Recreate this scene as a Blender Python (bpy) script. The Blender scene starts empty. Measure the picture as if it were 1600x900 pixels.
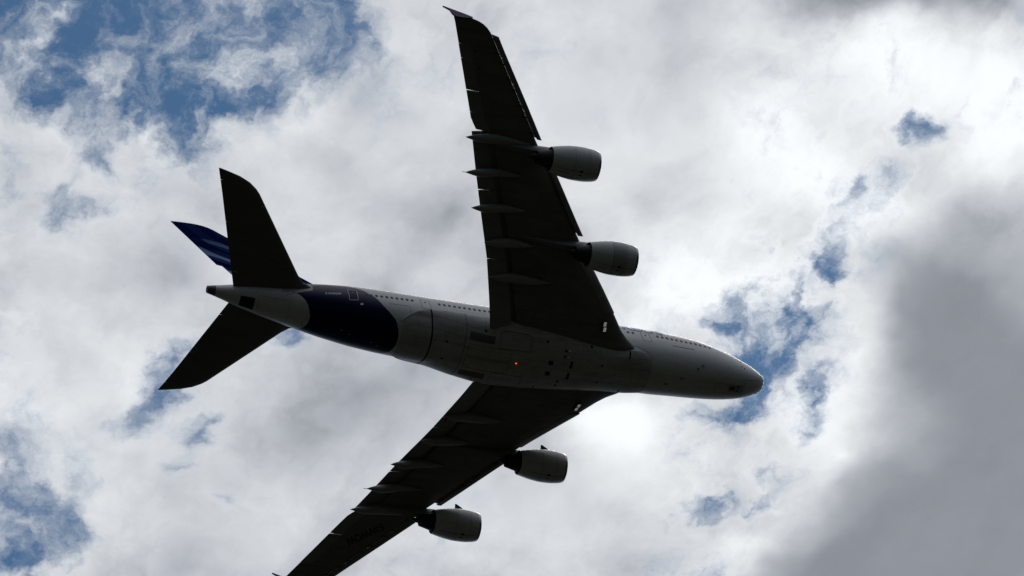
import bpy, bmesh, math, random
from mathutils import Vector, Matrix
random.seed(7)
SC = bpy.context.scene
COL = SC.collection
R = math.radians

# ------------------------------------------------------------------ camera
cam_d = bpy.data.cameras.new('camera')
cam = bpy.data.objects.new('camera', cam_d)
COL.objects.link(cam)
SC.camera = cam
VIEW_R = Vector((0.93798074, -0.27609596, -0.20967393))
VIEW_D = Vector((0.13810838, 0.85230785, -0.50447736))
VIEW_F = Vector((0.31799090, 0.44423232, 0.83757951))
rot = Matrix((VIEW_R, -VIEW_D, -VIEW_F)).transposed()
cam.matrix_world = Matrix.Translation((0, 0, 1.7)) @ rot.to_4x4()
cam_d.sensor_width = 36.0
cam_d.lens = 5447.84 / 1600 * 36.0
cam_d.clip_start = 0.1
cam_d.clip_end = 200000
NOSE = Vector((167.499, 192.696, 349.185 + 1.7))          # where the nose of the airliner is above the field

# ------------------------------------------------------------------ exposure
SC.view_settings.view_transform = 'Standard'
SC.view_settings.look = 'None'
SC.view_settings.exposure = 0.0
SC.view_settings.gamma = 1.0
SC.view_settings.use_curve_mapping = False
SC.render.engine = 'CYCLES'
SC.cycles.use_denoising = True
SC.cycles.max_bounces = 6

# ------------------------------------------------------------------ sun and sky
SUN_DIR = Vector((0.511, 0.297, 0.843)).normalized()
sl = bpy.data.lights.new('sun', 'SUN')
sl.energy = 0.7
sl.angle = R(28)
sl.color = (1.0, 0.96, 0.9)
so = bpy.data.objects.new('sun', sl)
COL.objects.link(so)
so.rotation_euler = SUN_DIR.to_track_quat('Z', 'Y').to_euler()
so.location = (0, 0, 600)

CLEAR = [(0.1973, 0.4623, 3.012, 0.0526, 0.0405, 1.0),
    (0.195, 0.48, 3.051, 0.0244, 0.0205, 0.5),
    (0.2143, 0.4824, -2.595, 0.0262, 0.0195, 0.6),
    (0.2168, 0.4564, -3.089, 0.0246, 0.0225, 0.35),
    (0.2399, 0.4522, 3.011, 0.0391, 0.0272, 0.8),
    (0.2534, 0.4684, 2.992, 0.05, 0.0277, 0.75),
    (0.2744, 0.4494, 3.017, 0.0481, 0.032, 1.05),
    (0.286, 0.4402, 1.157, 0.0254, 0.0208, 0.5),
    (0.2686, 0.4692, 2.982, 0.042, 0.0186, 0.5),
    (0.2396, 0.4732, -3.115, 0.0208, 0.0184, 0.3),
    (0.213, 0.4956, -2.552, 0.0268, 0.0108, 0.25),
    (0.224, 0.4882, 1.171, 0.0187, 0.0164, 0.45),
    (0.2313, 0.5031, 1.304, 0.018, 0.0116, 0.5),
    (0.2352, 0.4858, 2.232, 0.016, 0.0129, 0.4),
    (0.2563, 0.4892, 1.701, 0.0225, 0.0154, 0.45),
    (0.2754, 0.4787, 3.011, 0.0169, 0.0103, 0.3),
    (0.2161, 0.5384, 2.546, 0.042, 0.0241, 0.35),
    (0.2188, 0.5702, 3.008, 0.0255, 0.0139, 0.35),
    (0.2318, 0.5223, 3.074, 0.0211, 0.0167, 0.3),
    (0.2179, 0.5174, -2.875, 0.0346, 0.0183, 0.2),
    (0.2738, 0.5704, 2.519, 0.0164, 0.0128, 0.5),
    (0.2696, 0.5787, 1.576, 0.0217, 0.0117, 0.45),
    (0.3049, 0.5668, 3.14, 0.0142, 0.0111, 0.85),
    (0.269, 0.5922, -2.8, 0.0143, 0.0131, 0.85),
    (0.2638, 0.6016, 1.035, 0.0147, 0.0129, 0.5),
    (0.2889, 0.6044, 1.12, 0.0138, 0.0114, 0.55),
    (0.2851, 0.6169, -2.701, 0.0101, 0.0092, 0.4),
    (0.3011, 0.6307, -3.125, 0.0109, 0.0085, 0.35),
    (0.2331, 0.6565, 3.119, 0.0354, 0.0276, 0.9),
    (0.2493, 0.6502, 1.098, 0.0227, 0.0197, 0.6),
    (0.2237, 0.6286, 1.343, 0.0339, 0.0152, 0.6),
    (0.2332, 0.6673, -2.963, 0.0179, 0.0159, 0.5),
    (0.2354, 0.6361, -2.613, 0.0217, 0.012, 0.4),
    (0.2445, 0.6268, -2.556, 0.0291, 0.0189, 0.25),
    (0.5021, 0.4457, 1.139, 0.0145, 0.0124, 0.85),
    (0.4982, 0.4633, -2.627, 0.0177, 0.0126, 0.6),
    (0.49, 0.4698, -3.139, 0.0142, 0.0099, 0.3),
    (0.4883, 0.4997, 1.435, 0.0188, 0.0117, 0.5),
    (0.4915, 0.5054, -3.004, 0.0097, 0.0075, 0.5),
    (0.481, 0.5213, 1.501, 0.016, 0.0079, 0.75),
    (0.4792, 0.5327, 1.354, 0.0174, 0.0122, 0.95),
    (0.4789, 0.544, 2.828, 0.0213, 0.0109, 0.85),
    (0.4674, 0.5319, 1.165, 0.016, 0.0092, 0.6),
    (0.459, 0.5307, -2.702, 0.0139, 0.0118, 0.5),
    (0.4891, 0.5306, 3.137, 0.0077, 0.0052, 0.5),
    (0.4803, 0.5519, 1.201, 0.0206, 0.0094, 0.8),
    (0.4812, 0.5606, 0.868, 0.0124, 0.01, 0.8),
    (0.477, 0.5681, 1.116, 0.01, 0.0065, 0.9),
    (0.4698, 0.5665, 0.662, 0.0116, 0.0097, 0.55),
    (0.4649, 0.5726, -3.09, 0.0145, 0.0106, 0.25),
    (0.4783, 0.606, -3.094, 0.0138, 0.0098, 0.85),
    (0.4717, 0.6089, -3.113, 0.0157, 0.0109, 0.65),
    (0.4909, 0.6062, 2.807, 0.0284, 0.0092, 0.5),
    (0.4957, 0.5901, 1.174, 0.0226, 0.0119, 0.25),
    (0.4929, 0.5199, 1.895, 0.013, 0.0064, 0.45),
    (0.5029, 0.556, 1.684, 0.0158, 0.0074, 0.5),
    (0.5045, 0.568, 1.253, 0.0134, 0.0098, 0.35),
    (0.488, 0.538, 2.351, 0.0135, 0.0078, 0.35),
    (0.2989, 0.4519, 1.263, 0.028, 0.0168, 0.2),
    (0.3133, 0.4648, 0.982, 0.0144, 0.0126, 0.2),
    (0.3171, 0.4785, 1.29, 0.0288, 0.0107, 0.15),
    (0.4281, 0.5647, 3.022, 0.0562, 0.0238, -0.6),
    (0.3753, 0.5234, -3.043, 0.0274, 0.0223, -0.45),
    (0.5076, 0.408, -2.839, 0.0362, 0.0298, -0.55),
    (0.464, 0.4063, 2.966, 0.0721, 0.0142, -0.4),
    (0.3029, 0.4919, 3.077, 0.0259, 0.0191, -0.3),
    (0.21, 0.5616, 1.222, 0.0222, 0.0189, -0.5),
    (0.4067, 0.5895, 3.138, 0.0377, 0.0265, -0.2),
    (0.4789, 0.544, 2.918, 0.0195, 0.0141, 0.45),
    (0.4785, 0.5575, 1.141, 0.0197, 0.0121, 0.5),
    (0.4771, 0.5675, 1.068, 0.0145, 0.0102, 0.5),
    (0.4907, 0.5137, 0.817, 0.0165, 0.0134, -0.3),
    (0.2572, 0.449, 2.987, 0.0373, 0.0205, 0.4),
    (0.2758, 0.4549, 3.044, 0.0252, 0.0184, 0.3),
    (0.2305, 0.4702, 1.3, 0.0184, 0.0123, 0.2),
    (0.2356, 0.6575, 3.115, 0.031, 0.0239, 0.35),
    (0.2522, 0.6511, 0.909, 0.0191, 0.0173, 0.3),
    (0.3049, 0.5668, -3.12, 0.0151, 0.0121, 0.4),
    (0.5021, 0.4457, -2.408, 0.0159, 0.0131, 0.3),
    (0.4989, 0.4624, -2.614, 0.0145, 0.0113, 0.3),
    (0.4739, 0.6078, 3.028, 0.0267, 0.01, 0.25),
    (0.4426, 0.5491, -3.112, 0.0285, 0.0207, -0.3),
    (0.4595, 0.5412, 0.871, 0.022, 0.018, -0.1),
    (0.2417, 0.4728, -3.013, 0.136, 0.0541, 0.3),
    (0.4816, 0.5484, 0.967, 0.0732, 0.063, 0.12),
    (0.2226, 0.5434, 1.196, 0.0245, 0.0209, -0.2),
    (0.3499, 0.5074, -2.96, 0.0226, 0.0193, -0.15),
    (0.354, 0.6054, 3.127, 0.0739, 0.0529, -0.15),
    (0.1993, 0.4619, 2.992, 0.0526, 0.0361, 0.35),
    (0.2492, 0.4598, 2.98, 0.0663, 0.0321, 0.25),
    (0.2788, 0.4497, 3.043, 0.0378, 0.0275, 0.2),
    (0.2013, 0.4616, 2.985, 0.0567, 0.0361, 0.35),
    (0.2542, 0.4542, 2.976, 0.0622, 0.0274, 0.4),
    (0.2794, 0.452, 3.11, 0.0337, 0.0275, 0.25),
    (0.2259, 0.4686, 1.331, 0.0367, 0.0164, -0.25),
    (0.4787, 0.5435, 2.842, 0.0231, 0.013, 0.2),
    (0.4739, 0.6078, 3.029, 0.0291, 0.0111, 0.25),
    (0.2334, 0.6578, 3.1, 0.0354, 0.0266, 0.2),
    (0.5021, 0.4457, 0.734, 0.0137, 0.0113, -0.2),
    (0.4876, 0.5261, 1.797, 0.0285, 0.0131, 0.25),
    (0.4947, 0.4934, 1.818, 0.0279, 0.0104, 0.15),
    (0.4789, 0.544, 2.95, 0.0214, 0.0162, -0.3),
    (0.4803, 0.5193, 1.169, 0.0212, 0.0115, -0.2),
    (0.4799, 0.5326, 1.119, 0.0216, 0.0139, -0.15),
    (0.4787, 0.5583, 1.127, 0.022, 0.014, -0.2),
    (0.4585, 0.5307, 0.863, 0.0328, 0.0268, 0.1),
    (0.4926, 0.5016, -2.614, 0.0265, 0.0183, 0.1)]
BRIGHT = [(0.5304, 0.4362, -2.918, 0.0538, 0.0429, 0.3),
    (0.4886, 0.4286, 3.001, 0.0691, 0.0291, 0.2),
    (0.4487, 0.458, -2.923, 0.0517, 0.0428, 0.13),
    (0.4415, 0.5843, 0.926, 0.045, 0.0363, 0.3),
    (0.4701, 0.4681, 2.634, 0.0529, 0.0365, 0.16),
    (0.4521, 0.5186, -3.087, 0.0474, 0.0354, 0.15),
    (0.4267, 0.5757, -3.103, 0.0285, 0.021, 0.18),
    (0.4896, 0.4788, -3.08, 0.0334, 0.0248, 0.2),
    (0.521, 0.5753, 1.102, 0.0263, 0.0253, 0.22),
    (0.4935, 0.6214, 3.031, 0.0541, 0.0197, 0.14),
    (0.4972, 0.565, 1.062, 0.0336, 0.0233, 0.12),
    (0.4413, 0.5152, 3.046, 0.0558, 0.0306, 0.1),
    (0.4325, 0.5401, -3.121, 0.0283, 0.0205, 0.16),
    (0.5173, 0.5081, 1.18, 0.064, 0.0281, -0.12),
    (0.529, 0.5909, 1.012, 0.0465, 0.0331, -0.1),
    (0.5431, 0.4698, 3.031, 0.0432, 0.0203, -0.12),
    (0.4553, 0.4151, -3.091, 0.0367, 0.028, -0.13),
    (0.4788, 0.4011, 2.967, 0.0544, 0.0119, -0.18),
    (0.5155, 0.3968, 2.992, 0.0369, 0.0143, -0.12),
    (0.41, 0.433, 1.041, 0.0389, 0.0303, -0.06),
    (0.3909, 0.5209, 0.927, 0.0366, 0.0307, -0.05),
    (0.3652, 0.5612, 3.058, 0.0683, 0.0412, -0.13),
    (0.3381, 0.5812, -3.053, 0.0503, 0.0411, -0.12),
    (0.3243, 0.5991, -3.044, 0.0503, 0.0415, -0.1),
    (0.2647, 0.5415, 3.126, 0.0302, 0.0245, -0.12),
    (0.3361, 0.54, 3.072, 0.0446, 0.0301, -0.08),
    (0.2972, 0.6571, 3.024, 0.0545, 0.0218, -0.1),
    (0.4713, 0.6387, 3.092, 0.0591, 0.0338, -0.05),
    (0.3499, 0.5074, -2.845, 0.0273, 0.024, -0.12),
    (0.3083, 0.4705, 1.285, 0.038, 0.017, -0.06),
    (0.3214, 0.4538, -3.14, 0.0345, 0.0279, -0.03),
    (0.2302, 0.5823, 3.085, 0.0516, 0.0401, 0.03),
    (0.258, 0.5882, -3.058, 0.0351, 0.0303, 0.04),
    (0.2566, 0.6304, 3.081, 0.0443, 0.0315, 0.03),
    (0.3257, 0.6312, -3.112, 0.0414, 0.032, 0.02),
    (0.4492, 0.4882, 0.829, 0.1055, 0.0877, 0.05),
    (0.383, 0.4793, 0.894, 0.0757, 0.0645, 0.04),
    (0.4368, 0.5769, -2.714, 0.0298, 0.0254, 0.1),
    (0.5392, 0.4397, 1.047, 0.0413, 0.0274, 0.1),
    (0.4415, 0.5843, 0.926, 0.0337, 0.0273, -0.12),
    (0.4893, 0.5418, 1.115, 0.0654, 0.0418, 0.09),
    (0.4837, 0.4148, 2.985, 0.0685, 0.024, 0.12),
    (0.4553, 0.4151, -3.091, 0.0367, 0.028, 0.06),
    (0.5088, 0.5334, 1.376, 0.089, 0.0219, 0.12),
    (0.5193, 0.5923, 2.111, 0.0373, 0.0352, 0.12),
    (0.5095, 0.4729, 3.007, 0.0519, 0.0202, 0.12),
    (0.4536, 0.5158, -3.127, 0.0566, 0.0406, 0.06),
    (0.2388, 0.6015, 3.084, 0.0608, 0.0459, 0.05),
    (0.2936, 0.507, 1.054, 0.0442, 0.0381, 0.04)]
SMOOTH = [(0.5717, 0.5454, 1.041, 0.182, 0.119, 1.0),
    (0.5294, 0.5141, 1.143, 0.0702, 0.0375, 0.6),
    (0.5555, 0.5927, -2.587, 0.088, 0.0715, 0.9),
    (0.5365, 0.6269, 2.328, 0.0567, 0.0364, 0.7),
    (0.3838, 0.4669, 0.879, 0.1301, 0.1113, 0.7),
    (0.3515, 0.5791, -3.133, 0.1099, 0.0828, 0.7),
    (0.4106, 0.6191, 3.133, 0.0954, 0.0652, 0.6),
    (0.4086, 0.4429, 0.819, 0.0599, 0.0512, 0.5),
    (0.3139, 0.6493, 3.043, 0.0731, 0.038, 0.4),
    (0.2689, 0.5408, 3.017, 0.0517, 0.0295, 0.2),
    (0.2478, 0.5443, 3.046, 0.1111, 0.0784, 0.5),
    (0.276, 0.6169, 3.093, 0.1157, 0.0836, 0.5),
    (0.3299, 0.5008, 0.991, 0.0997, 0.0855, 0.4),
    (0.4468, 0.4809, 0.824, 0.1048, 0.0874, 0.25),
    (0.4346, 0.5935, 0.94, 0.0846, 0.0683, 0.5),
    (0.2951, 0.4872, 3.07, 0.0515, 0.038, 0.3),
    (0.4804, 0.5088, 1.098, 0.1166, 0.0778, -0.55),
    (0.4926, 0.5961, -2.922, 0.0605, 0.048, -0.45),
    (0.265, 0.4805, 2.979, 0.0841, 0.0328, -0.35),
    (0.2688, 0.5866, 1.14, 0.0465, 0.0389, -0.3),
    (0.2484, 0.5949, 3.075, 0.0697, 0.051, 0.3),
    (0.3104, 0.5115, 1.031, 0.0597, 0.0512, 0.3),
    (0.3284, 0.6418, 3.03, 0.0734, 0.0326, 0.3)]
HEAVY = [(0.5811, 0.5496, 1.051, 0.1544, 0.0981, 1.0),
    (0.5689, 0.6079, -2.948, 0.0945, 0.0714, 0.9),
    (0.539, 0.5126, 1.046, 0.052, 0.0349, 0.8),
    (0.5579, 0.6283, 2.701, 0.0962, 0.0304, 0.8),
    (0.541, 0.6248, 3.08, 0.0607, 0.0313, 0.6)]


class NT:
    """small helper for wiring shader nodes"""
    def __init__(self, tree):
        self.t = tree
    def n(self, typ, **kw):
        nd = self.t.nodes.new(typ)
        for k, v in kw.items():
            setattr(nd, k, v)
        return nd
    def put(self, sock, v):
        if hasattr(v, 'is_output'):
            self.t.links.new(v, sock)
        else:
            sock.default_value = v
    def m(self, op, a, b=0.0, c=0.0, clamp=False):
        nd = self.n('ShaderNodeMath', operation=op, use_clamp=clamp)
        for s, v in zip(nd.inputs, (a, b, c)):
            self.put(s, v)
        return nd.outputs[0]
    def v(self, op, a, b=(0, 0, 0), scale=None):
        nd = self.n('ShaderNodeVectorMath', operation=op)
        self.put(nd.inputs[0], a)
        if scale is not None:
            self.put(nd.inputs['Scale'], scale)
        else:
            self.put(nd.inputs[1], b)
        return nd.outputs[0]
    def ss(self, x, a, b, lo=0.0, hi=1.0, typ='SMOOTHSTEP'):
        nd = self.n('ShaderNodeMapRange', interpolation_type=typ)
        for s, v in zip(nd.inputs[:5], (x, a, b, lo, hi)):
            self.put(s, v)
        return nd.outputs[0]
    def noise(self, vec, scale, detail=6, rough=0.55, dist=0.0, lac=2.0):
        nd = self.n('ShaderNodeTexNoise')
        self.put(nd.inputs['Vector'], vec)
        nd.inputs['Scale'].default_value = scale
        nd.inputs['Detail'].default_value = detail
        nd.inputs['Roughness'].default_value = rough
        nd.inputs['Lacunarity'].default_value = lac
        nd.inputs['Distortion'].default_value = dist
        return nd
    def mixc(self, f, a, b, blend='MIX'):
        nd = self.n('ShaderNodeMix', data_type='RGBA', blend_type=blend)
        self.put(nd.inputs[0], f)
        self.put(nd.inputs[6], a)
        self.put(nd.inputs[7], b)
        return nd.outputs[2]

world = bpy.data.worlds.new('World')
SC.world = world
world.use_nodes = True
wt = world.node_tree
wt.nodes.clear()
N = NT(wt)
w_out = N.n('ShaderNodeOutputWorld')
sky = N.n('ShaderNodeTexSky')
sky.sky_type = 'NISHITA'
sky.sun_disc = False
sky.sun_elevation = math.asin(SUN_DIR.z)
sky.sun_rotation = math.atan2(SUN_DIR.x, SUN_DIR.y)
sky.altitude = 1200
sky.air_density = 1.0
sky.dust_density = 0.1
sky.ozone_density = 1.2
bg_sky = N.n('ShaderNodeBackground')
N.put(bg_sky.inputs['Color'], N.mixc(1.0, sky.outputs[0], (0.74, 1.0, 1.04, 1), 'MULTIPLY'))
bg_sky.inputs['Strength'].default_value = 0.075
# broken cloud layer: coverage and thickness laid out on a flat layer above the field
tc = N.n('ShaderNodeTexCoord')
sep = N.n('ShaderNodeSeparateXYZ')
N.put(sep.inputs[0], tc.outputs['Generated'])
dz = N.m('MAXIMUM', sep.outputs[2], 0.04)
comb = N.n('ShaderNodeCombineXYZ')
N.put(comb.inputs[0], N.m('DIVIDE', sep.outputs[0], dz))
N.put(comb.inputs[1], N.m('DIVIDE', sep.outputs[1], dz))
q0 = comb.outputs[0]
warp = N.noise(q0, 26, 3, 0.5)
wv = N.v('SUBTRACT', warp.outputs['Color'], (0.5, 0.5, 0.5))
q1 = N.v('ADD', q0, N.v('SCALE', wv, scale=0.03))
warp2 = N.noise(q0, 95, 4, 0.6)
wv2 = N.v('SUBTRACT', warp2.outputs['Color'], (0.5, 0.5, 0.5))
q2 = N.v('ADD', q1, N.v('SCALE', wv2, scale=0.018))
def field(blobs, vec):
    acc = None
    for cx, cy, rz, rx, ry, w in blobs:
        mp = N.n('ShaderNodeMapping', vector_type='TEXTURE')
        N.put(mp.inputs['Vector'], vec)
        mp.inputs['Location'].default_value = (cx, cy, 0)
        mp.inputs['Rotation'].default_value = (0, 0, rz)
        mp.inputs['Scale'].default_value = (rx, ry, 1)
        gr = N.n('ShaderNodeTexGradient', gradient_type='QUADRATIC_SPHERE')
        N.put(gr.inputs[0], mp.outputs[0])
        acc = N.m('MULTIPLY_ADD', gr.outputs[1], w * 1.6, acc if acc is not None else 0.0)
    return acc
f_clear = N.m('SMOOTH_MIN', field(CLEAR, q2), 0.82, 0.5)
f_bright = field(BRIGHT, q1)
f_heavy = N.ss(N.m('ADD', field(HEAVY, q1), N.m('MULTIPLY', N.m('SUBTRACT', N.noise(q2, 22, 6, 0.5).outputs['Fac'], 0.5), 0.5)), 0.02, 1.2)
f_smooth = N.m('MINIMUM', field(SMOOTH, q0), 1.0)
rough_amt = N.m('SUBTRACT', 1.0, N.m('MULTIPLY', f_smooth, 0.8))
def cen(x):
    return N.m('SUBTRACT', x, 0.5)
# billows (large), puffs (middle), and torn streaks combed along the wind
n1 = cen(N.noise(q2, 19, 7, 0.52).outputs['Fac'])
n2 = cen(N.noise(q2, 58, 11, 0.6).outputs['Fac'])
stm = N.n('ShaderNodeMapping')
N.put(stm.inputs['Vector'], q2)
stm.inputs['Rotation'].default_value = (0, 0, -0.49)
stm.inputs['Scale'].default_value = (1.0, 0.36, 1.0)
n3 = cen(N.noise(stm.outputs[0], 75, 10, 0.6).outputs['Fac'])
tau = N.m('MULTIPLY_ADD', n1, 2.3, 1.12)
tau = N.m('ADD', tau, N.m('MULTIPLY', n2, N.m('MULTIPLY_ADD', rough_amt, 2.2, 0.25)))
tau = N.m('ADD', tau, N.m('MULTIPLY', n3, N.m('MULTIPLY_ADD', rough_amt, 1.7, 0.1)))
tau = N.m('ADD', tau, N.m('MULTIPLY', f_smooth, 0.22))
tau = N.m('SUBTRACT', tau, N.m('MULTIPLY', f_clear, 1.32))
tau = N.m('ADD', tau, f_heavy)
# how much of the blue a cloud of that thickness hides
alpha = N.ss(tau, -0.45, 1.35)
# back-lit cloud: thin parts glow, thick parts are grey
lum = N.ss(tau, 0.35, 2.0, 0.8, 0.57)
n5 = cen(N.noise(q1, 36, 5, 0.5).outputs['Fac'])
n6 = cen(N.noise(q2, 120, 8, 0.6).outputs['Fac'])
lum = N.m('ADD', lum, N.m('MULTIPLY', f_bright, 1.2))
lum = N.m('ADD', lum, N.m('MULTIPLY', n5, N.m('MULTIPLY_ADD', rough_amt, 0.3, 0.25)))
lum = N.m('ADD', lum, N.m('MULTIPLY', n6, N.m('MULTIPLY', rough_amt, 0.16)))
lum = N.m('ADD', lum, N.m('MULTIPLY', n2, N.m('MULTIPLY', rough_amt, 0.22)))
hv = N.n('ShaderNodeMix', data_type='FLOAT')
N.put(hv.inputs[0], f_heavy)
N.put(hv.inputs[2], lum)
N.put(hv.inputs[3], N.m('ADD', N.m('MULTIPLY', n1, 0.06), N.m('MULTIPLY_ADD', n2, 0.05, 0.29)))
lum = N.m('SMOOTH_MAX', N.m('SMOOTH_MIN', hv.outputs[0], 1.0, 0.12), 0.2, 0.05)
# unseen cloud towards the horizon, dimmed and tinted blue to darken the fuselage sides
lum = N.m('MULTIPLY', lum, N.ss(sep.outputs[2], 0.0, 0.76, 0.18, 1.0))
low = N.ss(sep.outputs[2], 0.1, 0.7)
tint = N.mixc(N.ss(lum, 0.22, 0.8, typ='LINEAR'), (0.935, 0.995, 1.12, 1), (0.97, 0.997, 1.025, 1))
tint = N.mixc(low, (0.74, 0.93, 1.25, 1), tint)
bg_cl = N.n('ShaderNodeBackground')
N.put(bg_cl.inputs['Color'], tint)
N.put(bg_cl.inputs['Strength'], lum)
mx = N.n('ShaderNodeMixShader')
N.put(mx.inputs[0], alpha)
N.put(mx.inputs[1], bg_sky.outputs[0])
N.put(mx.inputs[2], bg_cl.outputs[0])
N.put(w_out.inputs[0], mx.outputs[0])

# ------------------------------------------------------------------ materials
def material(name, color, rough=0.45, spec=0.5, metal=0.0, dirt=0.0, emit=None, coat=0.0, panels=None, seam=0.35):
    m = bpy.data.materials.new(name)
    m.use_nodes = True
    g = NT(m.node_tree)
    b = m.node_tree.nodes['Principled BSDF']
    b.inputs['Roughness'].default_value = rough
    b.inputs['Specular IOR Level'].default_value = spec
    b.inputs['Metallic'].default_value = metal
    b.inputs['Coat Weight'].default_value = coat
    col = (*color, 1)
    co = g.n('ShaderNodeTexCoord').outputs['Object']
    if dirt:
        st = g.v('MULTIPLY', co, (0.25, 1.2, 1.2))
        nz = g.noise(st, 0.9, 7, 0.62).outputs['Fac']
        nz2 = g.noise(co, 4.0, 5, 0.6).outputs['Fac']
        k = g.m('ADD', g.ss(nz, 0.35, 0.75, 0, dirt), g.ss(nz2, 0.5, 0.8, 0, dirt * 0.5))
        col = g.mixc(k, col, (color[0] * 0.45, color[1] * 0.43, color[2] * 0.38, 1))
        g.put(b.inputs['Roughness'], g.ss(nz2, 0.3, 0.7, rough * 0.85, min(1, rough * 1.3)))
    if panels:
        bw, rh, ax = panels
        sp = g.n('ShaderNodeSeparateXYZ')
        g.put(sp.inputs[0], co)
        cb = g.n('ShaderNodeCombineXYZ')
        g.put(cb.inputs[0], sp.outputs[0])
        g.put(cb.inputs[1], sp.outputs[ax])
        br = g.n('ShaderNodeTexBrick')
        g.put(br.inputs['Vector'], cb.outputs[0])
        br.inputs['Scale'].default_value = 1.0
        br.inputs['Brick Width'].default_value = bw
        br.inputs['Row Height'].default_value = rh
        br.inputs['Mortar Size'].default_value = 0.02
        br.inputs['Mortar Smooth'].default_value = 0.3
        br.inputs['Color1'].default_value = (1, 1, 1, 1)
        br.inputs['Color2'].default_value = (0.88, 0.88, 0.87, 1)
        br.inputs['Mortar'].default_value = (seam, seam, seam, 1)
        col = g.mixc(1.0, col, br.outputs['Color'], 'MULTIPLY')
    g.put(b.inputs['Base Color'], col)
    if emit:
        b.inputs['Emission Color'].default_value = (*emit[0], 1)
        b.inputs['Emission Strength'].default_value = emit[1]
    return m

NAVY = (0.003, 0.0045, 0.038)
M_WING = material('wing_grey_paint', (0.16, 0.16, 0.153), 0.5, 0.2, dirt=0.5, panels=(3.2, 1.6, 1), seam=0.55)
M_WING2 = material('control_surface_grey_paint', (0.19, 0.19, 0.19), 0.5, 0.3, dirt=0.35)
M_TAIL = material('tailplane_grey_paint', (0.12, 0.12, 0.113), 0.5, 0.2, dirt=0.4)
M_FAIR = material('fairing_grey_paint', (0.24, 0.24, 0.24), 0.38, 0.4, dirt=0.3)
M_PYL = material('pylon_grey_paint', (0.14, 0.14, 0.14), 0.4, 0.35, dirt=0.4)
M_BELLY = material('belly_grey_paint', (0.42, 0.415, 0.4), 0.42, 0.35, dirt=0.55, panels=(2.3, 1.15, 1), seam=0.45)
M_NAC = material('nacelle_white_paint', (0.44, 0.44, 0.43), 0.3, 0.45, dirt=0.3)
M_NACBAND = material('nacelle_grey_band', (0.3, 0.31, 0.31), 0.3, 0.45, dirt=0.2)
M_LIP = material('polished_lip_metal', (0.25, 0.25, 0.26), 0.22, 0.5, metal=1.0)
M_BLACK = material('sooty_black_metal', (0.012, 0.012, 0.012), 0.6, 0.3)
M_GRILLE = material('sooty_grille', (0.13, 0.125, 0.12), 0.6, 0.2, dirt=0.8)
M_DARK = material('dark_opening', (0.008, 0.008, 0.008), 0.7, 0.2)
M_SEAM = material('dark_seal', (0.03, 0.03, 0.03), 0.6, 0.3)
M_GLASS = material('cabin_glass', (0.006, 0.007, 0.012), 0.4, 0.15)
M_OUTL = material('grey_outline', (0.11, 0.115, 0.13), 0.5, 0.3)
M_OUTW = material('white_outline', (0.5, 0.5, 0.5), 0.5, 0.3)
M_BLUETX = material('blue_lettering', (0.03, 0.07, 0.3), 0.4, 0.4)
M_BLACKTX = material('black_lettering', (0.004, 0.004, 0.005), 0.5, 0.3)
M_WHITE = material('white_marking', (0.75, 0.75, 0.75), 0.4, 0.4)
M_RED = material('red_marking', (0.22, 0.005, 0.005), 0.45, 0.4)
M_BEACON = material('lit_red_beacon', (0.6, 0.02, 0.02), 0.3, 0.5, emit=((1.0, 0.08, 0.06), 1.25))
M_LAMP = material('lit_landing_lamp', (0.6, 0.6, 0.6), 0.2, 0.5, emit=((1.0, 0.98, 0.94), 0.14))
M_NAVY = material('navy_paint', (0.005, 0.008, 0.06), 0.5, 0.15)
M_APU = material('heat_stained_metal', (0.06, 0.06, 0.065), 0.5, 0.4)

def float_curve(g, x, pts):
    fc = g.n('ShaderNodeFloatCurve')
    c = fc.mapping.curves[0]
    while len(c.points) > 2:
        c.points.remove(c.points[1])
    c.points[0].location = pts[0]
    c.points[1].location = pts[-1]
    for p in pts[1:-1]:
        c.points.new(*p)
    fc.mapping.update()
    g.put(fc.inputs['Value'], x)
    return fc.outputs[0]

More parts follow.
